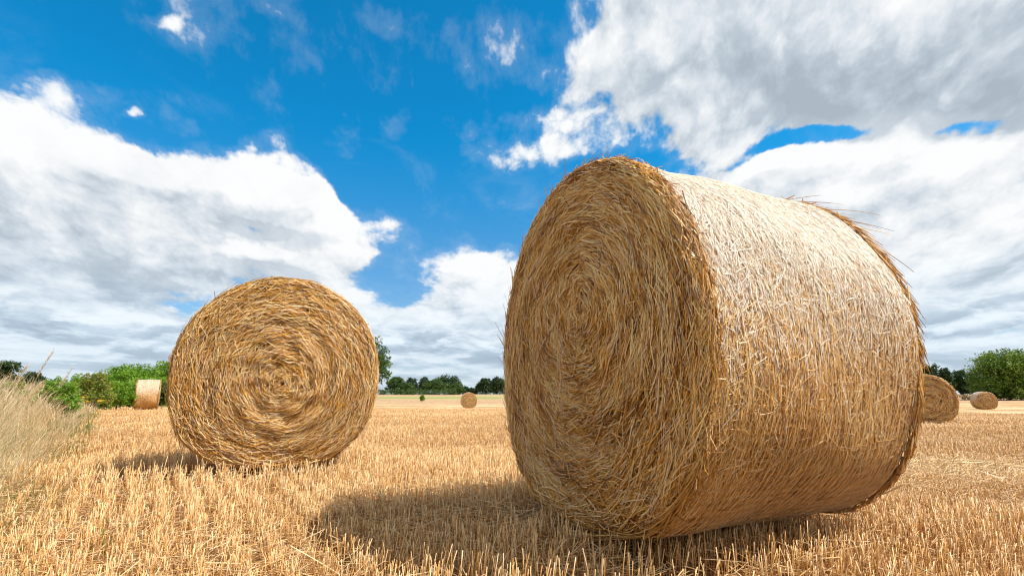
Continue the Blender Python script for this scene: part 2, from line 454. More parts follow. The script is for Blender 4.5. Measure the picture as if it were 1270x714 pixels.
    nt.l.new(ramp(nt, nt.noise(g.outputs['Position'], 14, 5, .6, dim='3D'), [(.3, (.05, .035, .022)), (.7, (.14, .11, .08))]), b.inputs['Base Color']); b.inputs['Roughness'].default_value = .85
    M['bark'] = m

# ------------------------------------------------------------------ bales
class Bale:
    """geometry of one bale in its own frame: axis along Y, near end at y = 0, resting on z = 0"""
    def __init__(s, R=.76, L=1.08, seed=0, sag=.09, bulge=.035, coil=(0, 0)):
        s.coil = coil; s.clump = 1.0
        s.R, s.L, s.seed, s.sag, s.bulge = R, L, seed, sag, bulge
    def prof(s, y):          # radius along the axis: slightly barrelled with rounded edges
        e = np.minimum(y, s.L - y)
        edge = np.clip(e / .05, 0, 1)
        return s.R * (1 - .012 * ((y / s.L - .5) * 2) ** 2) - .035 * (1 - np.sqrt(1 - (1 - edge) ** 2))
    def dent(s, th, y):
        return .010 * np.sin(3 * th + 2 * y + s.seed) + .008 * np.sin(7 * th - 5 * y + s.seed * 2) + .006 * np.sin(11 * y + 2 * th + s.seed)
    def place(s, r, th, y):
        """r, theta, y -> xyz with the sag at the foot"""
        x = r * np.sin(th); z = r * np.cos(th)
        zz = z / s.R
        lo = np.where(zz < -.86, -.86 + (zz + .86) * .43, zz)
        w = 1 + s.sag * np.exp(-((zz + .72) / .36) ** 2) * .8
        return np.stack([x * w, y, (lo + .92) * s.R], -1)
    def facey(s, r, th):
        u = r / s.R
        ridge = .007 * np.sin(u * 17 + 2.2 * np.sin(th + s.seed) + s.seed) + .008 * np.sin(u * 31 + th * 2 + s.seed * 3) + .007 * np.sin(9 * th + u * 14 + s.seed)
        return -s.bulge * (1 - u ** 2) - ridge * np.minimum(1, 1.5 * (1.05 - u)) * np.minimum(1, u * 3)

    def core_mesh(s):
        nt_, th = 96, np.linspace(0, 2 * math.pi, 97)[:-1]
        rows = []
        rad = np.linspace(.02, 1, 14)
        for u in rad[:-1]:
            r = np.full(96, u * s.R * .99); rows.append(s.place(r, th, s.facey(r, th) + .014))
        for y in np.concatenate([np.linspace(.012, .06, 5), np.linspace(.1, s.L - .1, 18), np.linspace(s.L - .06, s.L - .012, 5)]):
            yy = np.full(96, y); rows.append(s.place(s.prof(yy) + s.dent(th, yy) - .006, th, yy))
        for u in rad[:-1][::-1]:
            r = np.full(96, u * s.R * .99); rows.append(s.place(r, th, s.L - s.facey(r, th) - .014))
        V = np.stack(rows); n = len(rows); idx = np.arange(n * 96).reshape(n, 96)
        nx = np.roll(idx, -1, 1)
        F = np.stack([idx[:-1], nx[:-1], nx[1:], idx[1:]], -1).reshape(-1, 4)
        me = np_mesh('roll_body', V.reshape(-1, 3), F, smooth=True)
        # close the two small centre holes
        bm_cap = [idx[0][::-1], idx[-1]]
        import bmesh
        b = bmesh.new(); b.from_mesh(me); b.verts.ensure_lookup_table()
        for c in bm_cap: b.faces.new([b.verts[int(i)] for i in c])
        b.normal_update(); b.to_mesh(me); b.free()
        # end faces darker and coarser than the pressed side
        me.materials.append(M['core']); me.materials.append(M['core_side'])
        mi = np.zeros(len(me.polygons), dtype=np.int32)
        side0 = 96 * 13
        mi[side0 + 96 * 2: side0 + 96 * 24] = 1
        me.polygons.foreach_set('material_index', mi)
        return me

    def end_straws(s, n, w=.0042, back=False, K=5, poke=1.0):
        u = rs.random(n) ** .56 * .995 + .004; r = u * s.R * .995
        th = rs.uniform(0, 2 * math.pi, n)
        ln = np.clip(rs.gamma(3.0, .029, n), .02, .32); ln = np.minimum(ln, r * 1.4 + .03)
        t = np.linspace(-.5, .5, K)[None]
        tilt = np.clip(rs.normal(.06, .30, n) * (1 + 1.8 * np.exp(-(u / .16) ** 2)), -1.3, 1.3); odd = rs.random(n) < .12; tilt[odd] = rs.uniform(-1.4, 1.4, odd.sum())
        ca, sa = np.cos(tilt)[:, None], np.sin(tilt)[:, None]
        sl = t * ln[:, None]
        px_ = r[:, None] + sl * sa + (rs.normal(0, .05, n) * ln)[:, None] * (t ** 2 - .08); pt_ = sl * ca
        rr = .55 * np.hypot(px_, pt_) + .45 * np.abs(px_) + .004
        thh = th[:, None] + np.arctan2(pt_, np.maximum(px_, .03))
        over = rr > s.R * 1.0
        rr = np.where(over, s.R + (rr - s.R) * .5, rr)
        lift = (rs.random(n) ** 1.5 * .024)[:, None] + (rs.normal(0, .09, n) * poke)[:, None] * sl + .06 * poke * np.abs(rs.normal(0, 1, n))[:, None] * sl ** 2
        lift = np.maximum(lift, -.006) + .004
        yy = s.facey(np.minimum(rr, s.R), thh) - lift
        # straws near the edge follow the rounded rim
        yy = yy + .03 * smooth01(rr / s.R, .965, 1.0)
        if back: yy = s.L - yy
        P = s.place(rr, thh, yy)
        q = 1 - np.minimum(rr / s.R, 1) ** 1.6
        P[..., 0] += s.coil[0] * q; P[..., 2] += s.coil[1] * q
        W = np.repeat((w * rs.uniform(.5, 1.4, n))[:, None], K, 1); W[:, -1] *= .6
        clump = s.clump * .16 * np.sin(r * 38 + 2 * np.sin(th * 2 + s.seed)) + s.clump * .12 * np.sin(th * 5 + r * 21 + s.seed)
        depth = -.35 + lift.mean(1) / .010 * .35          # deeper straws browner: shade in the gaps put into their colour
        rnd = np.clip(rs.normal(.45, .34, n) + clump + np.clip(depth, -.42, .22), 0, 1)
        return tubes(P, W, .45, rnd=rnd, roll=np.tile([0, 1., 0], (n, 1)) + rs.normal(0, .5, (n, 3)))

    def side_straws(s, n, w=.0042, K=5, lift0=.004):
        y = rs.uniform(.0, 1, n) * (s.L - .03) + .015; th = rs.uniform(0, 2 * math.pi, n)
        mixed = rs.random(n)
        ang = np.where(mixed < .50, rs.normal(0, .20, n), np.where(mixed < .80, rs.normal(0, .75, n), rs.uniform(-1.57, 1.57, n)))
        ln = np.clip(rs.gamma(1.8, .022, n), .012, .24)
        t = np.linspace(-.5, .5, K)[None]; sl = t * ln[:, None]
        yy = y[:, None] + sl * np.sin(ang)[:, None] + (rs.normal(0, .03, n) * ln)[:, None] * (t ** 2 * 4 - .3)
        yy = np.clip(yy, .006, s.L - .006)
        thh = th[:, None] + sl * np.cos(ang)[:, None] / s.R
        r = s.prof(yy) + s.dent(thh, yy) + (rs.random(n) ** 2 * .007)[:, None] + lift0 - .003
        P = s.place(r, thh, yy)
        W = np.repeat((w * rs.uniform(.4, 1.15, n))[:, None], K, 1)
        roll = np.stack([np.sin(th), 0 * th, np.cos(th)], -1) + rs.normal(0, .35, (n, 3))
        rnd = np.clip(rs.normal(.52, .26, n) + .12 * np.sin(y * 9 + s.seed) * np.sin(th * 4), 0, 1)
        ht = np.cos(th) * .5 + .5; hi = smooth01(ht + rs.normal(0, .10, n), .32, .66)  # straw colour paints in a sunlit pale top and a warm shaded underside
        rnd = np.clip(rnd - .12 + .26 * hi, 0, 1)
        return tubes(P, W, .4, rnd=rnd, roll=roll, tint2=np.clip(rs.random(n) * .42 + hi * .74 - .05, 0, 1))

    def net(s, strands=44, w=.0011, K=110):
        parts = []
        ys = np.linspace(.025, s.L - .025, strands)
        th = np.linspace(0, 2 * math.pi, K + 1)
        yy = ys[:, None] + .003 * np.sin(th * 3 + ys[:, None] * 40)
        TH = np.broadcast_to(th, yy.shape)
        P = s.place(s.prof(yy) + s.dent(TH, yy) + .0085, TH, yy)
        nrm = lambda a: np.stack([np.sin(a), 0 * a, np.cos(a)], -1)
        parts.append(tubes(P, np.full(yy.shape, w), .5, roll=np.tile([0., 1., 0], (strands, 1))))
        # zigzag threads between neighbouring strands
        K2 = 260; th = np.linspace(0, 2 * math.pi, K2 + 1); gap = ys[1] - ys[0]
        yy = ys[:-1, None] + gap * (np.arange(K2 + 1) % 2)[None] ; TH = np.broadcast_to(th, yy.shape)
        P = s.place(s.prof(yy) + s.dent(TH, yy) + .008, TH, yy)
        parts.append(tubes(P, np.full(yy.shape, w * .8), .5, roll=np.tile([0., 1., .1], (strands - 1, 1))))
        return join(parts)

    def rim(s, n, far=False, w=.0042, out=.45, K=6, wild=.09, band=.022, over=1.0):
        """straws that stick out round an edge; far: the edge at y = L"""
        th = rs.uniform(0, 2 * math.pi, n)
        ln = np.clip(rs.gamma(3.0, .028, n), .025, .26)
        wildm = (rs.random(n) < wild); ln = np.where(wildm, ln * .55, ln)
        t = np.linspace(0, 1, K)[None]; sl = t * ln[:, None]
        e = 1 if far else -1
        ax = rs.normal(.05, .16, n) + np.where(wildm, np.abs(rs.normal(0, .35, n)), 0)     # along the axis, outwards
        ra = rs.normal(-.02, .07, n) + np.where(wildm, np.abs(rs.normal(0, .32, n)), 0) * out
        sgn = np.where(rs.random(n) < .7, 1, -1)
        y0 = (s.L if far else 0) - e * rs.uniform(-.012, band, n)
        yy = y0[:, None] + e * sl * ax[:, None] + e * .25 * (sl ** 2) * rs.normal(0, 1, n)[:, None]
        rr = s.prof(np.clip(y0, .012, s.L - .012))[:, None] + .006 + (rs.random(n) * .010 * over)[:, None] + sl * ra[:, None]
        inside = (yy < 0) | (yy > s.L)
        thh = th[:, None] + sgn[:, None] * sl / s.R
        P = s.place(rr, thh, yy)
        W = np.repeat((w * rs.uniform(.5, 1.3, n))[:, None], K, 1); W[:, -1] *= .5
        return tubes(P, W, .5, rnd=np.clip(rs.normal(.48, .25, n), 0, 1))

def make_bale(bale, n_face, n_side, n_rim, label, w=.0055, net=40, back=True, parts=None, rim_kw=None):
    root = empty('straw_bale'); tag(root, label, 'straw bale', 'round straw bales left on the stubble field')
    link('roll_body', bale.core_mesh(), None, root)
    V, F, A = bale.end_straws(n_face, w); o = link('coiled_end', np_mesh('coiled_end', V, F, A), M['end_straw'], root)
    if back:
        V, F, A = bale.end_straws(n_face // 4, w * 1.5, back=True); link('coiled_end', np_mesh('coiled_end', V, F, A), M['end_straw'], root)
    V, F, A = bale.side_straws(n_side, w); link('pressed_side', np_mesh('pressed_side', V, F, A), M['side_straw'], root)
    if net:
        V, F, A = bale.net(net); link('net_wrap', np_mesh('net_wrap', V, F, A), M['net'], root)
    if n_rim:
        ps = [bale.rim(n_rim, False, w, **(rim_kw or {})), bale.rim(n_rim, True, w, **(rim_kw or {}))] + (parts or [])
        V, F, A = join(ps); o = link('loose_straw', np_mesh('loose_straw', V, F, A), M['rim_straw'], root); o['kind'] = 'stuff'
    return root

def world_from(px, py_depth, z=None):
    return (px - CX) / HX * py_depth

def build_bales():
    big = Bale(.785, 1.07, 1.3, coil=(.12, .12))
    # a dense shaggy fringe along the far top edge and some long single straws
    def spikes(n, th0, th1, far, ax, ra, l0, l1, w=.0045, y_in=.03, sg=1):
        th = rs.uniform(th0, th1, n); ln = rs.uniform(l0, l1, n); K = 6
        t = np.linspace(0, 1, K)[None]; sl = t * ln[:, None]; e = 1 if far else -1
        y0 = (big.L if far else 0) - e * rs.uniform(-.01, y_in, n)
        a = rs.normal(ax, .18, n); r_ = np.abs(rs.normal(ra, ra * .6 + .02, n))
        yy = y0[:, None] + e * sl * a[:, None]
        rr = big.R - .01 + sl * r_[:, None] + .006 - (sl ** 2) * .6 * rs.random(n)[:, None]
        thh = th[:, None] + sg * sl * .8 / big.R
        P = big.place(rr, thh, yy)
        return tubes(P, np.repeat((w * rs.uniform(.6, 1.2, n))[:, None], K, 1) * np.linspace(1.1, .55, K)[None], .6,
                     rnd=np.clip(rs.normal(.4, .25, n), 0, 1))
    R90 = math.pi / 2
    extra = [spikes(800, -.1, 1.6, True, .20, .07, .04, .15), spikes(24, .15, 1.2, True, .7, .2, .08, .20),
             spikes(260, 1.3, 2.7, True, .12, .02, .04, .12), spikes(90, -1.9, .2, False, .1, .38, .03, .13),
             spikes(420, -2.4, 2.6, False, .12, .10, .04, .12), spikes(90, .7, 2.7, False, .1, .03, .06, .20),
             spikes(26, 2.2, 2.8, False, .15, .08, .2, .34, w=.0058)]
    yaw = 1.13
    o = make_bale(big, 43000, 78000, 560, 'large round straw bale in the foreground, its net-wrapped side lit by the sun', parts=extra, w=.0039)
    o.location = (.27, 2.18, .146); o.scale = (.93, 1, .995); o.rotation_euler = (-.018, 0, -yaw)

    lb = Bale(.722, 1.12, 4.1, bulge=.03, coil=(.04, -.08)); lb.clump = .45
    o = make_bale(lb, 27000, 5000, 2400, 'round straw bale whose coiled end faces us, casting a short shadow to its left', w=.0045, net=30, back=False,
                  rim_kw=dict(wild=.12, out=.4, band=.06))
    d = 3.87; x = (343 - CX) / HX * d
    o.location = (x, d, ground_z(x, d) + .062); o.scale = (.985, 1, 1); o.rotation_euler = (0, 0, math.atan2(-x, d) - .13)

    mid = Bale(.75, 1.15, 2.2)
    proto = make_bale(mid, 6000, 12000, 500, 'small distant bale', w=.010, net=0, back=True)
    kids = list(proto.children)
    spec = [ (181, 28.0, 1.56, 'net-wrapped straw bale seen from its pale side in front of the bright green bushes'),
             (581.5, 50.0, .05, 'tiny distant straw bale alone in mid-field, its coiled end facing us'),
             (1146, 17.3, .06, 'straw bale half hidden behind the right edge of the largest bale'),
             (1218, 47.5, .48, 'distant straw bale in front of the big leafy tree, pale side on its left') ]
    for i, (px, d, rel, lab) in enumerate(spec):
        if i == 0: r = proto
        else:
            r = proto.copy(); COL.objects.link(r)
            for c in kids:
                k = c.copy(); COL.objects.link(k); k.parent = r
        x = (px - CX) / HX * d
        z = float(ground_z(x, d))
        az = math.atan2(x, d)
        # turn about the bale's middle
        rz = -az + rel
        cx_, cy_ = x, d
        r.location = (cx_ + math.sin(rz) * .57, cy_ - math.cos(rz) * .57, z + .02)
        r.rotation_euler = (0, 0, rz); r['label'] = lab
        if i == 0: r.scale = (1.06, .88, 1.06)
        elif i == 1: r.scale = (1, 1, 1)

# ------------------------------------------------------------------ ground and stubble
def build_ground():
    rad = np.concatenate([np.linspace(.25, 12, 70), np.geomspace(12.4, 300, 110), [400, 700, 1200, 2200, 4000]])
    th = np.linspace(0, 2 * math.pi, 361)[:-1]
    R_, T_ = np.meshgrid(rad, th, indexing='ij')
    x, y = R_ * np.sin(T_), R_ * np.cos(T_)
    V = np.stack([x, y, ground_z(x, y)], -1).reshape(-1, 3)
    idx = np.arange(V.shape[0]).reshape(len(rad), 360); nx = np.roll(idx, -1, 1)
    F = np.stack([idx[:-1], idx[1:], nx[1:], nx[:-1]], -1).reshape(-1, 4)
    V = np.concatenate([V, [[0, 0, float(ground_z(0., .01))]]]); c = len(V) - 1
    F2 = np.stack([np.full(360, c), idx[0], nx[0]], -1)
    o = link('ground', np_mesh('ground', V, [F, F2], smooth=True), M['ground']); tag(o, 'stubble field of harvested grain reaching back to the trees', kind='structure')

BALE_ROUND = []
BALE_FOOT = []   # (cx, cy, ux, uy, half length, half width): where a bale stands the stubble is pressed flat
def under_bale(x, y):
    m = np.zeros(len(x), bool)
    for (cx, cy, ux, uy, hl, hw) in BALE_FOOT:
        a = (x - cx) * ux + (y - cy) * uy; b = -(x - cx) * uy + (y - cy) * ux
        m |= (np.abs(a) < hl) & (np.abs(b) < hw)
    return m

def height_limit(x, y):
    """room between the ground and the underside of the two near bales"""
    lim = np.full(len(x), 1.0)
    for (cx, cy, ux, uy, hl, R_, z0) in BALE_ROUND:
        a = (x - cx) * ux + (y - cy) * uy; b = -(x - cx) * uy + (y - cy) * ux
        inn = (np.abs(a) < hl + .015) & (np.abs(b) < R_ * .98)
        und = z0 + R_ * .92 - np.sqrt(np.maximum((R_ * .97) ** 2 - b ** 2, 0)) 
        lim = np.where(inn, np.minimum(lim, np.maximum(und, z0) - .012), lim)
    return lim

def wedge(n, d0, d1, half, power):
    """points in a wedge in front of the camera, density falling with distance"""
    u = rs.random(n)
    d = d0 * (d1 / d0) ** (u ** power)
    a = rs.uniform(-half, half, n)
    return d * np.sin(a), d * np.cos(a), d

def build_stubble():
    half = math.radians(57)
    n = 205000
    x, y, d = wedge(n, 1.05, 46, half, 1.0)
    # keep density ~ 1/d^2 beyond 4 m, nearer thin it to an even stand
    keep = rs.random(n) < np.clip((d / 3.6) ** 1.4, .0, 1)
    x, y, d = x[keep], y[keep], d[keep]
    # drill rows, wandering slightly
    ra = math.radians(33); cxr, sxr = math.cos(ra), math.sin(ra)
    u = x * cxr + y * sxr; v = -x * sxr + y * cxr
    sp = .125
    wob = .03 * np.sin(v * .8) + .02 * np.sin(v * 2.1 + 1)
    row = np.round((u - wob) / sp) * sp
    un = row + wob + rs.normal(0, .031, len(u))
    blend = np.clip(1 - d / 14, 0, 1)
    u = u + (un - u) * blend
    # tufts along a row
    tf = .045; vn = np.round(v / tf) * tf + rs.normal(0, .011, len(v)); v = v + (vn - v) * blend * .8
    x, y = u * cxr - v * sxr, u * sxr + v * cxr
    s, t = verge_dist(x, y)
    ok = (s < .12 + rs.normal(0, .18, len(s))) & ~under_bale(x, y) & (np.hypot(x, y) > .9)
    lim = height_limit(x, y); ok &= lim > .025
    uu = x * cxr + y * sxr; tram = np.abs(((uu + .35) / 1.75) % 1 - .5) * 1.75
    ok &= ~((tram < .07) & (rs.random(len(x)) < .55))
    bare = wav(x, y, 11, 2.6, 4) + .30 * rs.normal(0, 1, len(x))
    ok &= bare < .75
    x, y, lim = x[ok], y[ok], lim[ok]; n = len(x); d = np.hypot(x, y)
    K = 4
    h = np.clip(rs.normal(.103, .030, n), .03, .19) * (1 + .34 * wav(x, y, 5, 1.6, 4))
    h = np.minimum(h, lim)
    lean = rs.normal(0, .11, (n, 2)) + np.stack([.10 * wav(x, y, 8, .9, 2), .08 * wav(x, y, 9, .8, 2)], -1)
    broken = rs.random(n) < .17; lean[broken] += rs.normal(0, .85, (broken.sum(), 2)); h[broken] *= .8
    # the flattened pale patch on the right
    pm = np.exp(-(((x - 3.9) / 2.0) ** 2 + ((y - 4.9) / 1.0) ** 2)); fl = rs.random(n) < pm * .8
    lean[fl] += np.stack([rs.normal(.7, .5, fl.sum()), rs.normal(-.2, .5, fl.sum())], -1)
    t = np.linspace(0, 1, K)[None]
    z0 = ground_z(x, y) - .01
    bend = (.3 + .7 * t)
    ll = np.sqrt(1 + (lean ** 2).sum(1))
    P = np.stack([x[:, None] + lean[:, :1] * h[:, None] * t * bend / ll[:, None], y[:, None] + lean[:, 1:] * h[:, None] * t * bend / ll[:, None], z0[:, None] + h[:, None] * t / ll[:, None] + 0 * t], -1)
    w = rs.uniform(.0019, .0040, n) * (1 + np.maximum(d - 3, 0) / 6.5)
    W = np.repeat(w[:, None], K, 1) * np.array([1.15, 1., .95, 1.0])[None]
    rnd = np.clip(rs.normal(.52, .27, n) + .16 * wav(x, y, 21, .8, 4) + .35 * pm, 0, 1)
    V, F, A = tubes(P, W, .8, cap=True, rnd=rnd)
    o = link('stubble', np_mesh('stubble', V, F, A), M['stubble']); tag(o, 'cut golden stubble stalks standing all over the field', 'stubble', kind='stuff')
    print('stubble stems', n)

    # litter: loose cut straw between the stalks
    n = 85000
    x, y, d = wedge(n, 1.05, 22, half, .9)
    s, t_ = verge_dist(x, y)
    den = wav(x, y, 31, 1.7, 3)
    pm = np.exp(-(((x - 3.9) / 2.2) ** 2 + ((y - 4.9) / 1.1) ** 2))
    ok = (s < .5) & (rs.random(n) < np.clip(.55 + .3 * den + 1.5 * pm, .1, 1)) & (rs.random(n) < np.clip((d / 3.2) ** 1.4, 0, 1)) & ~under_bale(x, y)
    x, y, d, pm = x[ok], y[ok], d[ok], pm[ok]; n = len(x); K = 4
    a = rs.uniform(0, math.pi, n); ln = np.clip(rs.gamma(2.2, .045, n), .02, .42)
    t = np.linspace(-.5, .5, K)[None]; sl = t * ln[:, None]
    long_ = rs.random(n) < .03; ln[long_] = rs.uniform(.2, .5, long_.sum())
    zc = rs.random(n) ** 1.7 * .075 + .006 + .05 * pm * rs.random(n); tl = rs.normal(0, .22, n)
    bow = rs.normal(0, .6, n)
    P = np.stack([x[:, None] + np.cos(a)[:, None] * sl - np.sin(a)[:, None] * bow[:, None] * sl ** 2,
                  y[:, None] + np.sin(a)[:, None] * sl + np.cos(a)[:, None] * bow[:, None] * sl ** 2,
                  (ground_z(x, y) + zc)[:, None] + tl[:, None] * sl], -1)
    w = rs.uniform(.0018, .0046, n) * (1 + np.maximum(d - 3, 0) / 6.5)
    V, F, A = tubes(P, np.repeat(w[:, None], K, 1), .4, rnd=np.clip(rs.normal(.55, .27, n) + .4 * pm, 0, 1))
    o = link('loose_litter', np_mesh('loose_litter', V, F, A), M['litter']); tag(o, 'scattered loose straw lying between the stubble stalks', 'straw litter', kind='stuff')

# ------------------------------------------------------------------ grass verge
def blades(x, y, h, w, lean, K=6, droop=.5, head=0.0, rnd=None):
    n = len(x); t = np.linspace(0, 1, K)[None]
    L2 = np.sqrt(1 + (lean ** 2).sum(1))[:, None]
    cur = t ** 1.7
    px = x[:, None] + lean[:, :1] * h[:, None] * cur; py = y[:, None] + lean[:, 1:] * h[:, None] * cur
    pz = (ground_z(x, y) - .01)[:, None] + h[:, None] * (t - droop * .35 * t ** 3 * (L2 - 1))
    P = np.stack([px, py, pz], -1)
    W = w[:, None] * (1 - .75 * t)
    if head: # seed head: wider last quarter
        W = w[:, None] * np.where(t > .82, head, .75) * np.where(t > .97, .4, 1)
    return tubes(P, W, .45, rnd=rnd)

def build_verge():
    def pts(n, s0, s1, tmax, p=1.5):
        t = -2.5 + (tmax + 2.5) * rs.random(n) ** p; s = s0 + (s1 - s0) * rs.random(n)
        x = VP0[0] + VDIR[0] * t + VN[0] * s; y = VP0[1] + VDIR[1] * t + VN[1] * s
        s_, _ = verge_dist(x, y); return x, y, s, t
    # tall dry grass
    n = 28000; x, y, s, t = pts(n, .15, 4.2, 24, 1.6)
    d = np.hypot(x, y)
    gr = wav(x, y, 41, 1.5, 3)
    keep = (rs.random(n) < np.clip(.35 + .5 * s / 1.2, 0, 1)) & ~((gr > .45) & (s < 1.6) & (rs.random(n) < .8))
    x, y, s, t, d = x[keep], y[keep], s[keep], t[keep], d[keep]; n = len(x)
    h = np.clip(rs.normal(.42, .12, n), .12, .75) * np.clip(.45 + s * .55, .4, 1.1)
    lean = np.stack([np.clip(rs.normal(.26, .28, n), -.5, 1.3), rs.normal(-.08, .22, n)], -1)
    w = rs.uniform(.0035, .0092, n) * (1 + np.maximum(d - 4, 0) / 8)
    cl = wav(x, y, 47, 3.2, 4); h = h * (1 + .30 * cl) * (1 + .12 * smooth01(t, 4, 12)); lean[:, 0] += .28 * wav(x, y, 48, 2.1, 3); lean[:, 1] += .25 * wav(x, y, 49, 2.4, 3)
    a = blades(x, y, h, w, lean, rnd=np.clip(rs.normal(.55, .25, n) + .28 * wav(x, y, 46, 3.5, 3), 0, 1))
    n = 3800; x, y, s, t = pts(n, .7, 4.0, 22, 1.7); d = np.hypot(x, y)
    h = np.clip(rs.normal(.55, .11, n), .3, .85) * np.clip(.6 + s * .3, .5, 1.05)
    lean = np.stack([np.clip(rs.normal(.27, .2, n), -.3, 1.0), rs.normal(-.05, .2, n)], -1)
    w = rs.uniform(.0022, .0034, n) * (1 + np.maximum(d - 4, 0) / 9)
    b = blades(x, y, h, w, lean, K=9, head=3.6, rnd=np.clip(rs.normal(.75, .2, n), 0, 1))
    V, F, A = join([a, b])
    o = link('dry_grass', np_mesh('dry_grass', V, F, A), M['dry_grass']); tag(o, 'tall pale dry grass leaning over the field edge', 'grass', kind='stuff')
    # green undergrowth
    n = 16000; x, y, s, t = pts(n, -.1, 3.8, 22, 1.7)
    gr = wav(x, y, 41, 1.5, 3); keep = (gr > .12) | (rs.random(n) < .2)
    x, y, s = x[keep], y[keep], s[keep]; n = len(x); d = np.hypot(x, y)
    h = np.clip(rs.normal(.24, .07, n), .06, .45) * np.clip(.6 + s * .3, .4, 1.2)
    lean = np.stack([rs.normal(.3, .4, n), rs.normal(0, .35, n)], -1)
    w = rs.uniform(.003, .006, n) * (1 + np.maximum(d - 4, 0) / 9)
    V, F, A = blades(x, y, h, w, lean)
    o = link('green_grass', np_mesh('green_grass', V, F, A), M['green_grass']); tag(o, 'low green grass growing under the dry verge', 'grass', kind='stuff')
    # a few very tall seeding stalks against the sky
    for i, (px, py, d, lab) in enumerate([(57, 433, 3.6, 'tallest dry grass stalk with pale seed head against the sky on the left'),
                                          (28, 452, 3.2, 'thin dry grass stalk with a feathery head, left of the tallest stalk'),
                                          (84, 456, 4.4, 'short arching dry grass stalk above the verge, right of the tallest stalk')]):
        dx = (px - CX) / HX * d; top = EYE + (HY - py) / HYS * d
        bx = dx - .28; by = d + .05; gz = float(ground_z(bx, by))
        root = empty('grass_stalk', (bx, by, gz)); tag(root, lab, 'grass stalk', 'tall grass stalks')
        t = np.linspace(0, 1, 12); H = top - gz
        P = np.stack([.28 * t ** 1.8, -.05 * t, -.01 + H * t], -1)[None]
        V, F, A = tubes(P, np.full((1, 12), .0017), rnd=np.array([.8])); link('stem', np_mesh('stem', V, F, A), M['dry_grass'], root)
        m = 70; tt = rs.uniform(.80, 1.0, m); base = np.stack([.28 * tt ** 1.8, -.05 * tt, H * tt], -1)
        dirs = rs.normal(0, 1, (m, 3)) * [.35, .35, .2] + [.35, 0, .75]; ln = rs.uniform(.012, .035, m) * (1.25 - tt)[:] * 3
        k = np.linspace(0, 1, 3)[None, :, None]; P = base[:, None] + dirs[:, None] * ln[:, None, None] * k
        V, F, A = tubes(P, np.tile([.0009, .0024, .0006], (m, 1)), rnd=np.full(m, .8)); link('seed_head', np_mesh('seed_head', V, F, A), M['dry_grass'], root)
    # one green weed blade pair in the stubble
    d = 2.25; x = (157 - CX) / HX * d; gz = float(ground_z(x, d))
    root = empty('green_weed', (x, d, gz)); tag(root, 'single green grass blade growing in the stubble at the lower left', 'weed')
    t = np.linspace(0, 1, 7)
    for k_, (lx, H, w) in enumerate([(-.030, .15, .009), (.025, .07, .007)]):
        P = np.stack([lx * t ** 1.3, .01 * t, H * t], -1)[None]
        V, F, A = tubes(P, w * np.sin(np.clip(t * .9 + .12, 0, 1) * math.pi)[None] + .001, .3, rnd=np.array([.3]), roll=np.array([[0, 1., 0]]))
        link('blade', np_mesh('blade', V, F, A), M['leaf_bright'], root)
    # yellow flowers
    for i, (px, d, lab, H0) in enumerate([(118, 9.5, 'small yellow-flowered weed in the dry grass near the distant side-on bale', .62)]):
        x = (px - CX) / HX * d; gz = float(ground_z(x, d)); root = empty('flowering_weed', (x, d, gz)); tag(root, lab, 'wild flower')
        m = 5; P = []
        for q in range(m):
            a = rs.uniform(0, 6.28); l = rs.uniform(.05, .16); P.append(np.stack([l * math.cos(a) * t ** 1.5, l * math.sin(a) * t ** 1.5, H0 * rs.uniform(.85, 1.05) * t], -1))
        P = np.array(P); V, F, A = tubes(P, np.full((m, 7), .005)); link('stem', np_mesh('stem', V, F, A), M['green_grass'], root)
        for tip in P[:, -1]:
            V, F, A = leaf_quads(tip[None] + rs.normal(0, .010, (22, 3)) * [1, 1, .5], .016); link('flower_head', np_mesh('flower_head', V, F, A), M['petal_yellow'], root)

# ------------------------------------------------------------------ trees and hedges
def leaf_quads(c, size, tint=None, up=.4):
    n = len(c); sz = size * rs.uniform(.6, 1.4, n)
    a = rs.normal(size=(n, 3)); a /= np.linalg.norm(a, axis=1, keepdims=True)
    nrm = rs.normal(size=(n, 3)); nrm[:, 2] += up; b = np.cross(a, nrm); b /= np.linalg.norm(b, axis=1, keepdims=True) + 1e-9
    a = a * sz[:, None]; b = b * (sz * .55)[:, None]
    V = np.stack([c - a, c - b * .9, c + a, c + b * .9], 1).reshape(-1, 3)
    F = np.arange(n * 4).reshape(n, 4)
    at = np.empty((n, 4, 3)); at[..., 0] = (rs.random(n) if tint is None else tint)[:, None]; at[..., 1] = 0; at[..., 2] = rs.random(n)[:, None]
    return V, [F], at.reshape(-1, 3)

def crown_points(lobes, n, fill=.55):
    """lobes (cx,cy,cz,rx,ry,rz); clustered points biased to the lobes' shells"""
    lobes = np.array(lobes, float); vol = np.prod(lobes[:, 3:], axis=1) ** (2 / 3)
    nc = max(24, n // 26)
    li = rs.choice(len(lobes), nc, p=vol / vol.sum())
    u = rs.normal(size=(nc, 3)); u /= np.linalg.norm(u, axis=1, keepdims=True)
    r = (fill + (1 - fill) * rs.random(nc) ** .6) * rs.uniform(.88, 1.12, nc)
    cc = lobes[li, :3] + u * lobes[li, 3:] * r[:, None]
    k = rs.integers(0, nc, n); spread = np.cbrt(np.prod(lobes[li, 3:], axis=1))[k] * .17
    c = cc[k] + rs.normal(size=(n, 3)) * spread[:, None] * [1, 1, .75]
    tint = np.clip((rs.normal(.5, .22, nc))[k] + rs.normal(0, .12, n), 0, 1)
    return c, tint, cc

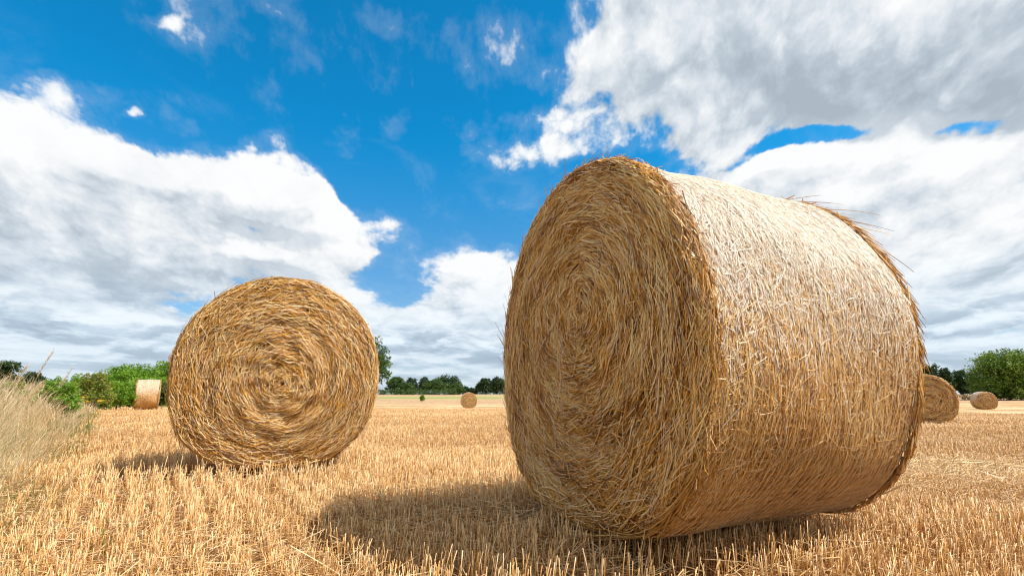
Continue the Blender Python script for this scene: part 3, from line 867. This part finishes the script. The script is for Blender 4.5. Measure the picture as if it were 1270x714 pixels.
def tree(name, px, d, top_py, wpx, mat, label, cat='tree', group=None, n=1600, leaf=.22, lobes=9, trunk=True, base_py=None, low=.12, seed=None):
    global rs
    keep = rs; rs = np.random.default_rng(seed if seed is not None else abs(int(px * 7 + d)))
    x = (px - CX) / HX * d; gz = float(ground_z(x, d))
    H = EYE + (HY - top_py) / HYS * d - gz; R = wpx / 2 / HX * d
    root = empty(name, (x, d, gz)); tag(root, label, cat, group)
    L = []
    for i in range(lobes):
        a = rs.uniform(0, 6.28); q = rs.random() ** .6; zc = rs.uniform(low + .16, .80)
        rad = R * .55 * q * (1 - .45 * max(0, zc - .55) / .45)
        s = rs.uniform(.34, .5)
        L.append((rad * math.cos(a), rad * math.sin(a), H * zc, R * s, R * s, min(R * s, H * .24)))
    L.append((0, 0, H * .55, R * .66, R * .66, H * .35)); L.append((R * .1, 0, H * .74, R * .55, R * .55, H * .24))
    L.append((-R * .55, 0, H * .45, R * .42, R * .42, H * .25)); L.append((R * .55, 0, H * .42, R * .42, R * .42, H * .25))
    c, tint, cc = crown_points(L, n)
    c[:, 2] = np.clip(c[:, 2], .05 * H, H * 1.02)
    if trunk:
        K = 6; t = np.linspace(0, 1, K); P = [np.stack([.04 * R * np.sin(t * 3), .03 * R * t, t * H * .62 - .05], -1)]; W = [H * .055 * (1 - .7 * t)]
        for c_ in cc[rs.integers(0, len(cc), 10)]:
            s0 = np.array([0, 0, H * rs.uniform(.2, .45)]); P.append(s0 + (c_ - s0) * t[:, None] + np.array([0, 0, 1.]) * (np.sin(t * 3.14) * H * .03)[:, None]); W.append(H * .02 * (1 - .75 * t))
        V, F, A = tubes(np.array(P), np.array(W), sides=4); link('trunk', np_mesh('trunk', V, F, A), M['bark'], root)
    V, F, A = leaf_quads(c, leaf, tint); link('crown', np_mesh('crown', V, F, A), M[mat], root)
    rs = keep
    return root

def hedge(name, p0, p1, h, w, mat, label, n, leaf, cat='hedge'):
    """p0, p1 = (px, depth)"""
    a = np.array([(p0[0] - CX) / HX * p0[1], p0[1]]); b = np.array([(p1[0] - CX) / HX * p1[1], p1[1]])
    mid = (a + b) / 2; root = empty(name, (mid[0], mid[1], float(ground_z(*mid)))); tag(root, label, cat)
    nc = n // 14; t = rs.random(nc); off = rs.normal(0, w * .35, nc)
    dirv = (b - a) / np.linalg.norm(b - a); nv = np.array([-dirv[1], dirv[0]])
    base = a[None] + (b - a)[None] * t[:, None] + nv[None] * off[:, None]
    hh = h * (1 + .22 * wav(t * np.linalg.norm(b - a), 0 * t, int(p0[0]) % 50, 6.0 / max(h, .5) * .3, 3))
    zc = hh * rs.uniform(.05, .95, nc)
    cc = np.stack([base[:, 0], base[:, 1], ground_z(base[:, 0], base[:, 1]) + zc], -1)
    k = rs.integers(0, nc, n); c = cc[k] + rs.normal(0, leaf * 1.6, (n, 3))
    tint = np.clip(rs.normal(.5, .25, nc)[k], 0, 1)
    V, F, A = leaf_quads(c - np.array(root.location), leaf, tint); link('foliage', np_mesh('foliage', V, F, A), M[mat], root)
    return root

def build_background():
    far = 'trees on the far side of the field'
    # centre, between the two near bales
    tree('leafy_tree', 459, 95, 416, 50, 'leaf_mid', 'tall leafy tree mostly hidden behind the bale with its end towards us', group=far, n=8000, leaf=.22, seed=5)
    specs = [(446, 205, 472, 22, 'leaf_dark', 'dark tree just right of the front-facing bale, lowest of the far row'),
             (491, 212, 467, 24, 'leaf_mid', 'rounded green tree at the left end of the clump between the two near bales'),
             (510, 250, 467, 14, 'leaf_blue', 'narrow bluish tree behind the left gap of the central clump'),
             (504, 208, 474, 20, 'leaf_mid', 'low bushy tree right of the rounded green one in the central clump'),
             (525, 260, 467, 14, 'leaf_blue', 'narrow bluish tree left of the broadest tree in the central clump'),
             (538, 215, 469, 26, 'leaf_mid', 'mid-height tree leaning against the left side of the broadest far tree'),
             (555, 225, 464, 36, 'leaf_dark', 'broadest and highest tree of the far central clump'),
             (565, 210, 475, 18, 'leaf_mid', 'low bright tree at the right foot of the broadest far tree'),
             (576, 255, 479, 12, 'leaf_blue', 'small faint tree right of the central clump'),
             (585, 230, 481, 14, 'leaf_dark', 'smallest dark bush-like tree between the clump and the large bale'),
             (602, 225, 469, 20, 'leaf_dark', 'dark tree left of the large bale edge, beside a rounder neighbour'),
             (616, 228, 467, 22, 'leaf_dark', 'dark rounded tree partly covered by the left rim of the large bale')]
    for (px, d, tp, w, m, lab) in specs: tree('distant_tree', px, d, tp, w * 1.3, m, lab, group=far, n=5200, leaf=.36, lobes=8, low=-.05)
    hedge('field_hedge', (470, 196), (566, 196), 1.9, 2.2, 'leaf_mid', 'low trimmed hedge along the foot of the central far trees', 9000, .16)
    hedge('field_hedge', (566, 235), (632, 235), 1.5, 2.5, 'leaf_dark', 'low dark hedge running from the central trees towards the large bale', 4500, .2)
    hedge('field_hedge', (340, 235), (470, 230), 2.4, 3.0, 'leaf_dark', 'far hedge passing behind the front-facing bale', 6000, .25)
    hedge('field_hedge', (632, 240), (1140, 240), 3.5, 4.0, 'leaf_dark', 'long far hedge passing behind the large bale', 12000, .3)
    tree('round_bush', 524, 92, 488.5, 7, 'leaf_bright', 'single small round bush standing alone in the far field', 'bush', n=3200, leaf=.055, trunk=False, low=-.05)
    # right
    rt = [(1158, 150, 450, 34, 'leaf_dark', 'dark tree rising right behind the edge of the large bale'),
          (1175, 145, 456, 22, 'leaf_dark', 'second dark tree from the large bale, lower than the first'),
          (1194, 150, 458, 28, 'leaf_dark', 'rounded dark green tree midway between the large bale and the big leafy tree'),
          (1209, 160, 461, 18, 'leaf_blue', 'dark tree directly left of the big leafy tree'),
          (1290, 120, 446, 60, 'leaf_dark', 'dark tree at the right frame edge behind the big leafy tree')]
    for (px, d, tp, w, m, lab) in rt: tree('dark_tree', px, d, tp, w, m, lab, group='dark trees along the right field edge', n=7500, leaf=.30, low=-.1)
    tree('leafy_tree', 1252, 88, 434, 92, 'leaf_fresh', 'big sunlit leafy tree at the right edge of the field', n=30000, leaf=.19, lobes=22, low=-.10, seed=12)
    hedge('rough_margin', (1140, 100), (1330, 84), .75, 1.6, 'leaf_brown', 'low brown rough margin at the foot of the right-hand trees', 6000, .10, 'hedge')
    # left
    tree('green_bush', 160, 36, 452, 96, 'leaf_bright', 'bright green bush behind the distant side-on bale', 'bush', n=14000, leaf=.085, lobes=14, low=.0, seed=3)
    tree('green_bush', 208, 38, 447, 60, 'leaf_bright', 'bright green bush reaching behind the left side of the front-facing bale', 'bush', n=9000, leaf=.085, lobes=10, low=.0, seed=4)
    tree('low_bush', 146, 27, 471, 50, 'leaf_bright', 'low fresh green bush at the field corner left of the side-on bale', 'bush', n=5000, leaf=.06, low=.0, seed=8)
    tree('low_bush', 203, 30, 474, 26, 'leaf_mid', 'low bush between the side-on bale and the front-facing bale', 'bush', n=4000, leaf=.06, low=.0, seed=9)
    tree('bramble', 118, 24, 459, 46, 'leaf_olive', 'yellowish bramble bush rising over the dry grass', 'bush', n=5000, leaf=.055, low=.0, seed=10)
    tree('bramble', 72, 13, 467, 62, 'leaf_bright', 'leafy green bramble just above the dry grass, left of the yellowish one', 'bush', n=4200, leaf=.040, low=.0, seed=11)
    tree('bramble', 12, 11, 474, 60, 'leaf_olive', 'low bramble at the left frame edge behind the grass', 'bush', n=3000, leaf=.035, low=.0, seed=14)
    tree('hedgerow_tree', 2, 46, 446, 36, 'leaf_dark', 'dark tree at the left frame edge beyond the grass', group='hedgerow trees on the left', n=4500, leaf=.12)
    tree('hedgerow_tree', 36, 55, 459, 30, 'leaf_dark', 'lower dark tree next to the left frame edge tree', group='hedgerow trees on the left', n=3500, leaf=.13)
    tree('hedgerow_tree', -40, 42, 440, 60, 'leaf_dark', 'dark tree left of the others, only its right boughs showing', group='hedgerow trees on the left', n=3500, leaf=.14)
    hedge('hedgerow', (88, 33), (212, 35), 1.75, 1.6, 'leaf_bright', 'low bright green hedge joining the bushes behind the distant side-on bale', 16000, .075)
    hedge('hedgerow', (20, 60), (240, 62), 2.1, 3.0, 'leaf_mid', 'green hedgerow closing the field behind the left bushes', 9000, .13)

def main():
    build_world(); build_sun_camera(); build_materials(); build_ground()
    yaw = 1.13; d = 3.87; x = (343 - CX) / HX * d; a = math.atan2(x, d) + .13
    BALE_ROUND.append((.27 + .535 * math.sin(yaw), 2.18 + .535 * math.cos(yaw), math.sin(yaw), math.cos(yaw), .535, .75, .145))
    BALE_ROUND.append((x + .56 * math.sin(a), d + .56 * math.cos(a), math.sin(a), math.cos(a), .56, .722, .155))
    for (px, dd) in ((181, 26.0), (581.5, 50.0), (1158, 17.0), (1217.5, 47.5)):
        BALE_FOOT.append(((px - CX) / HX * dd, dd, 1, 0, .4, .4))
    build_bales(); build_stubble(); build_verge(); build_background()

main()
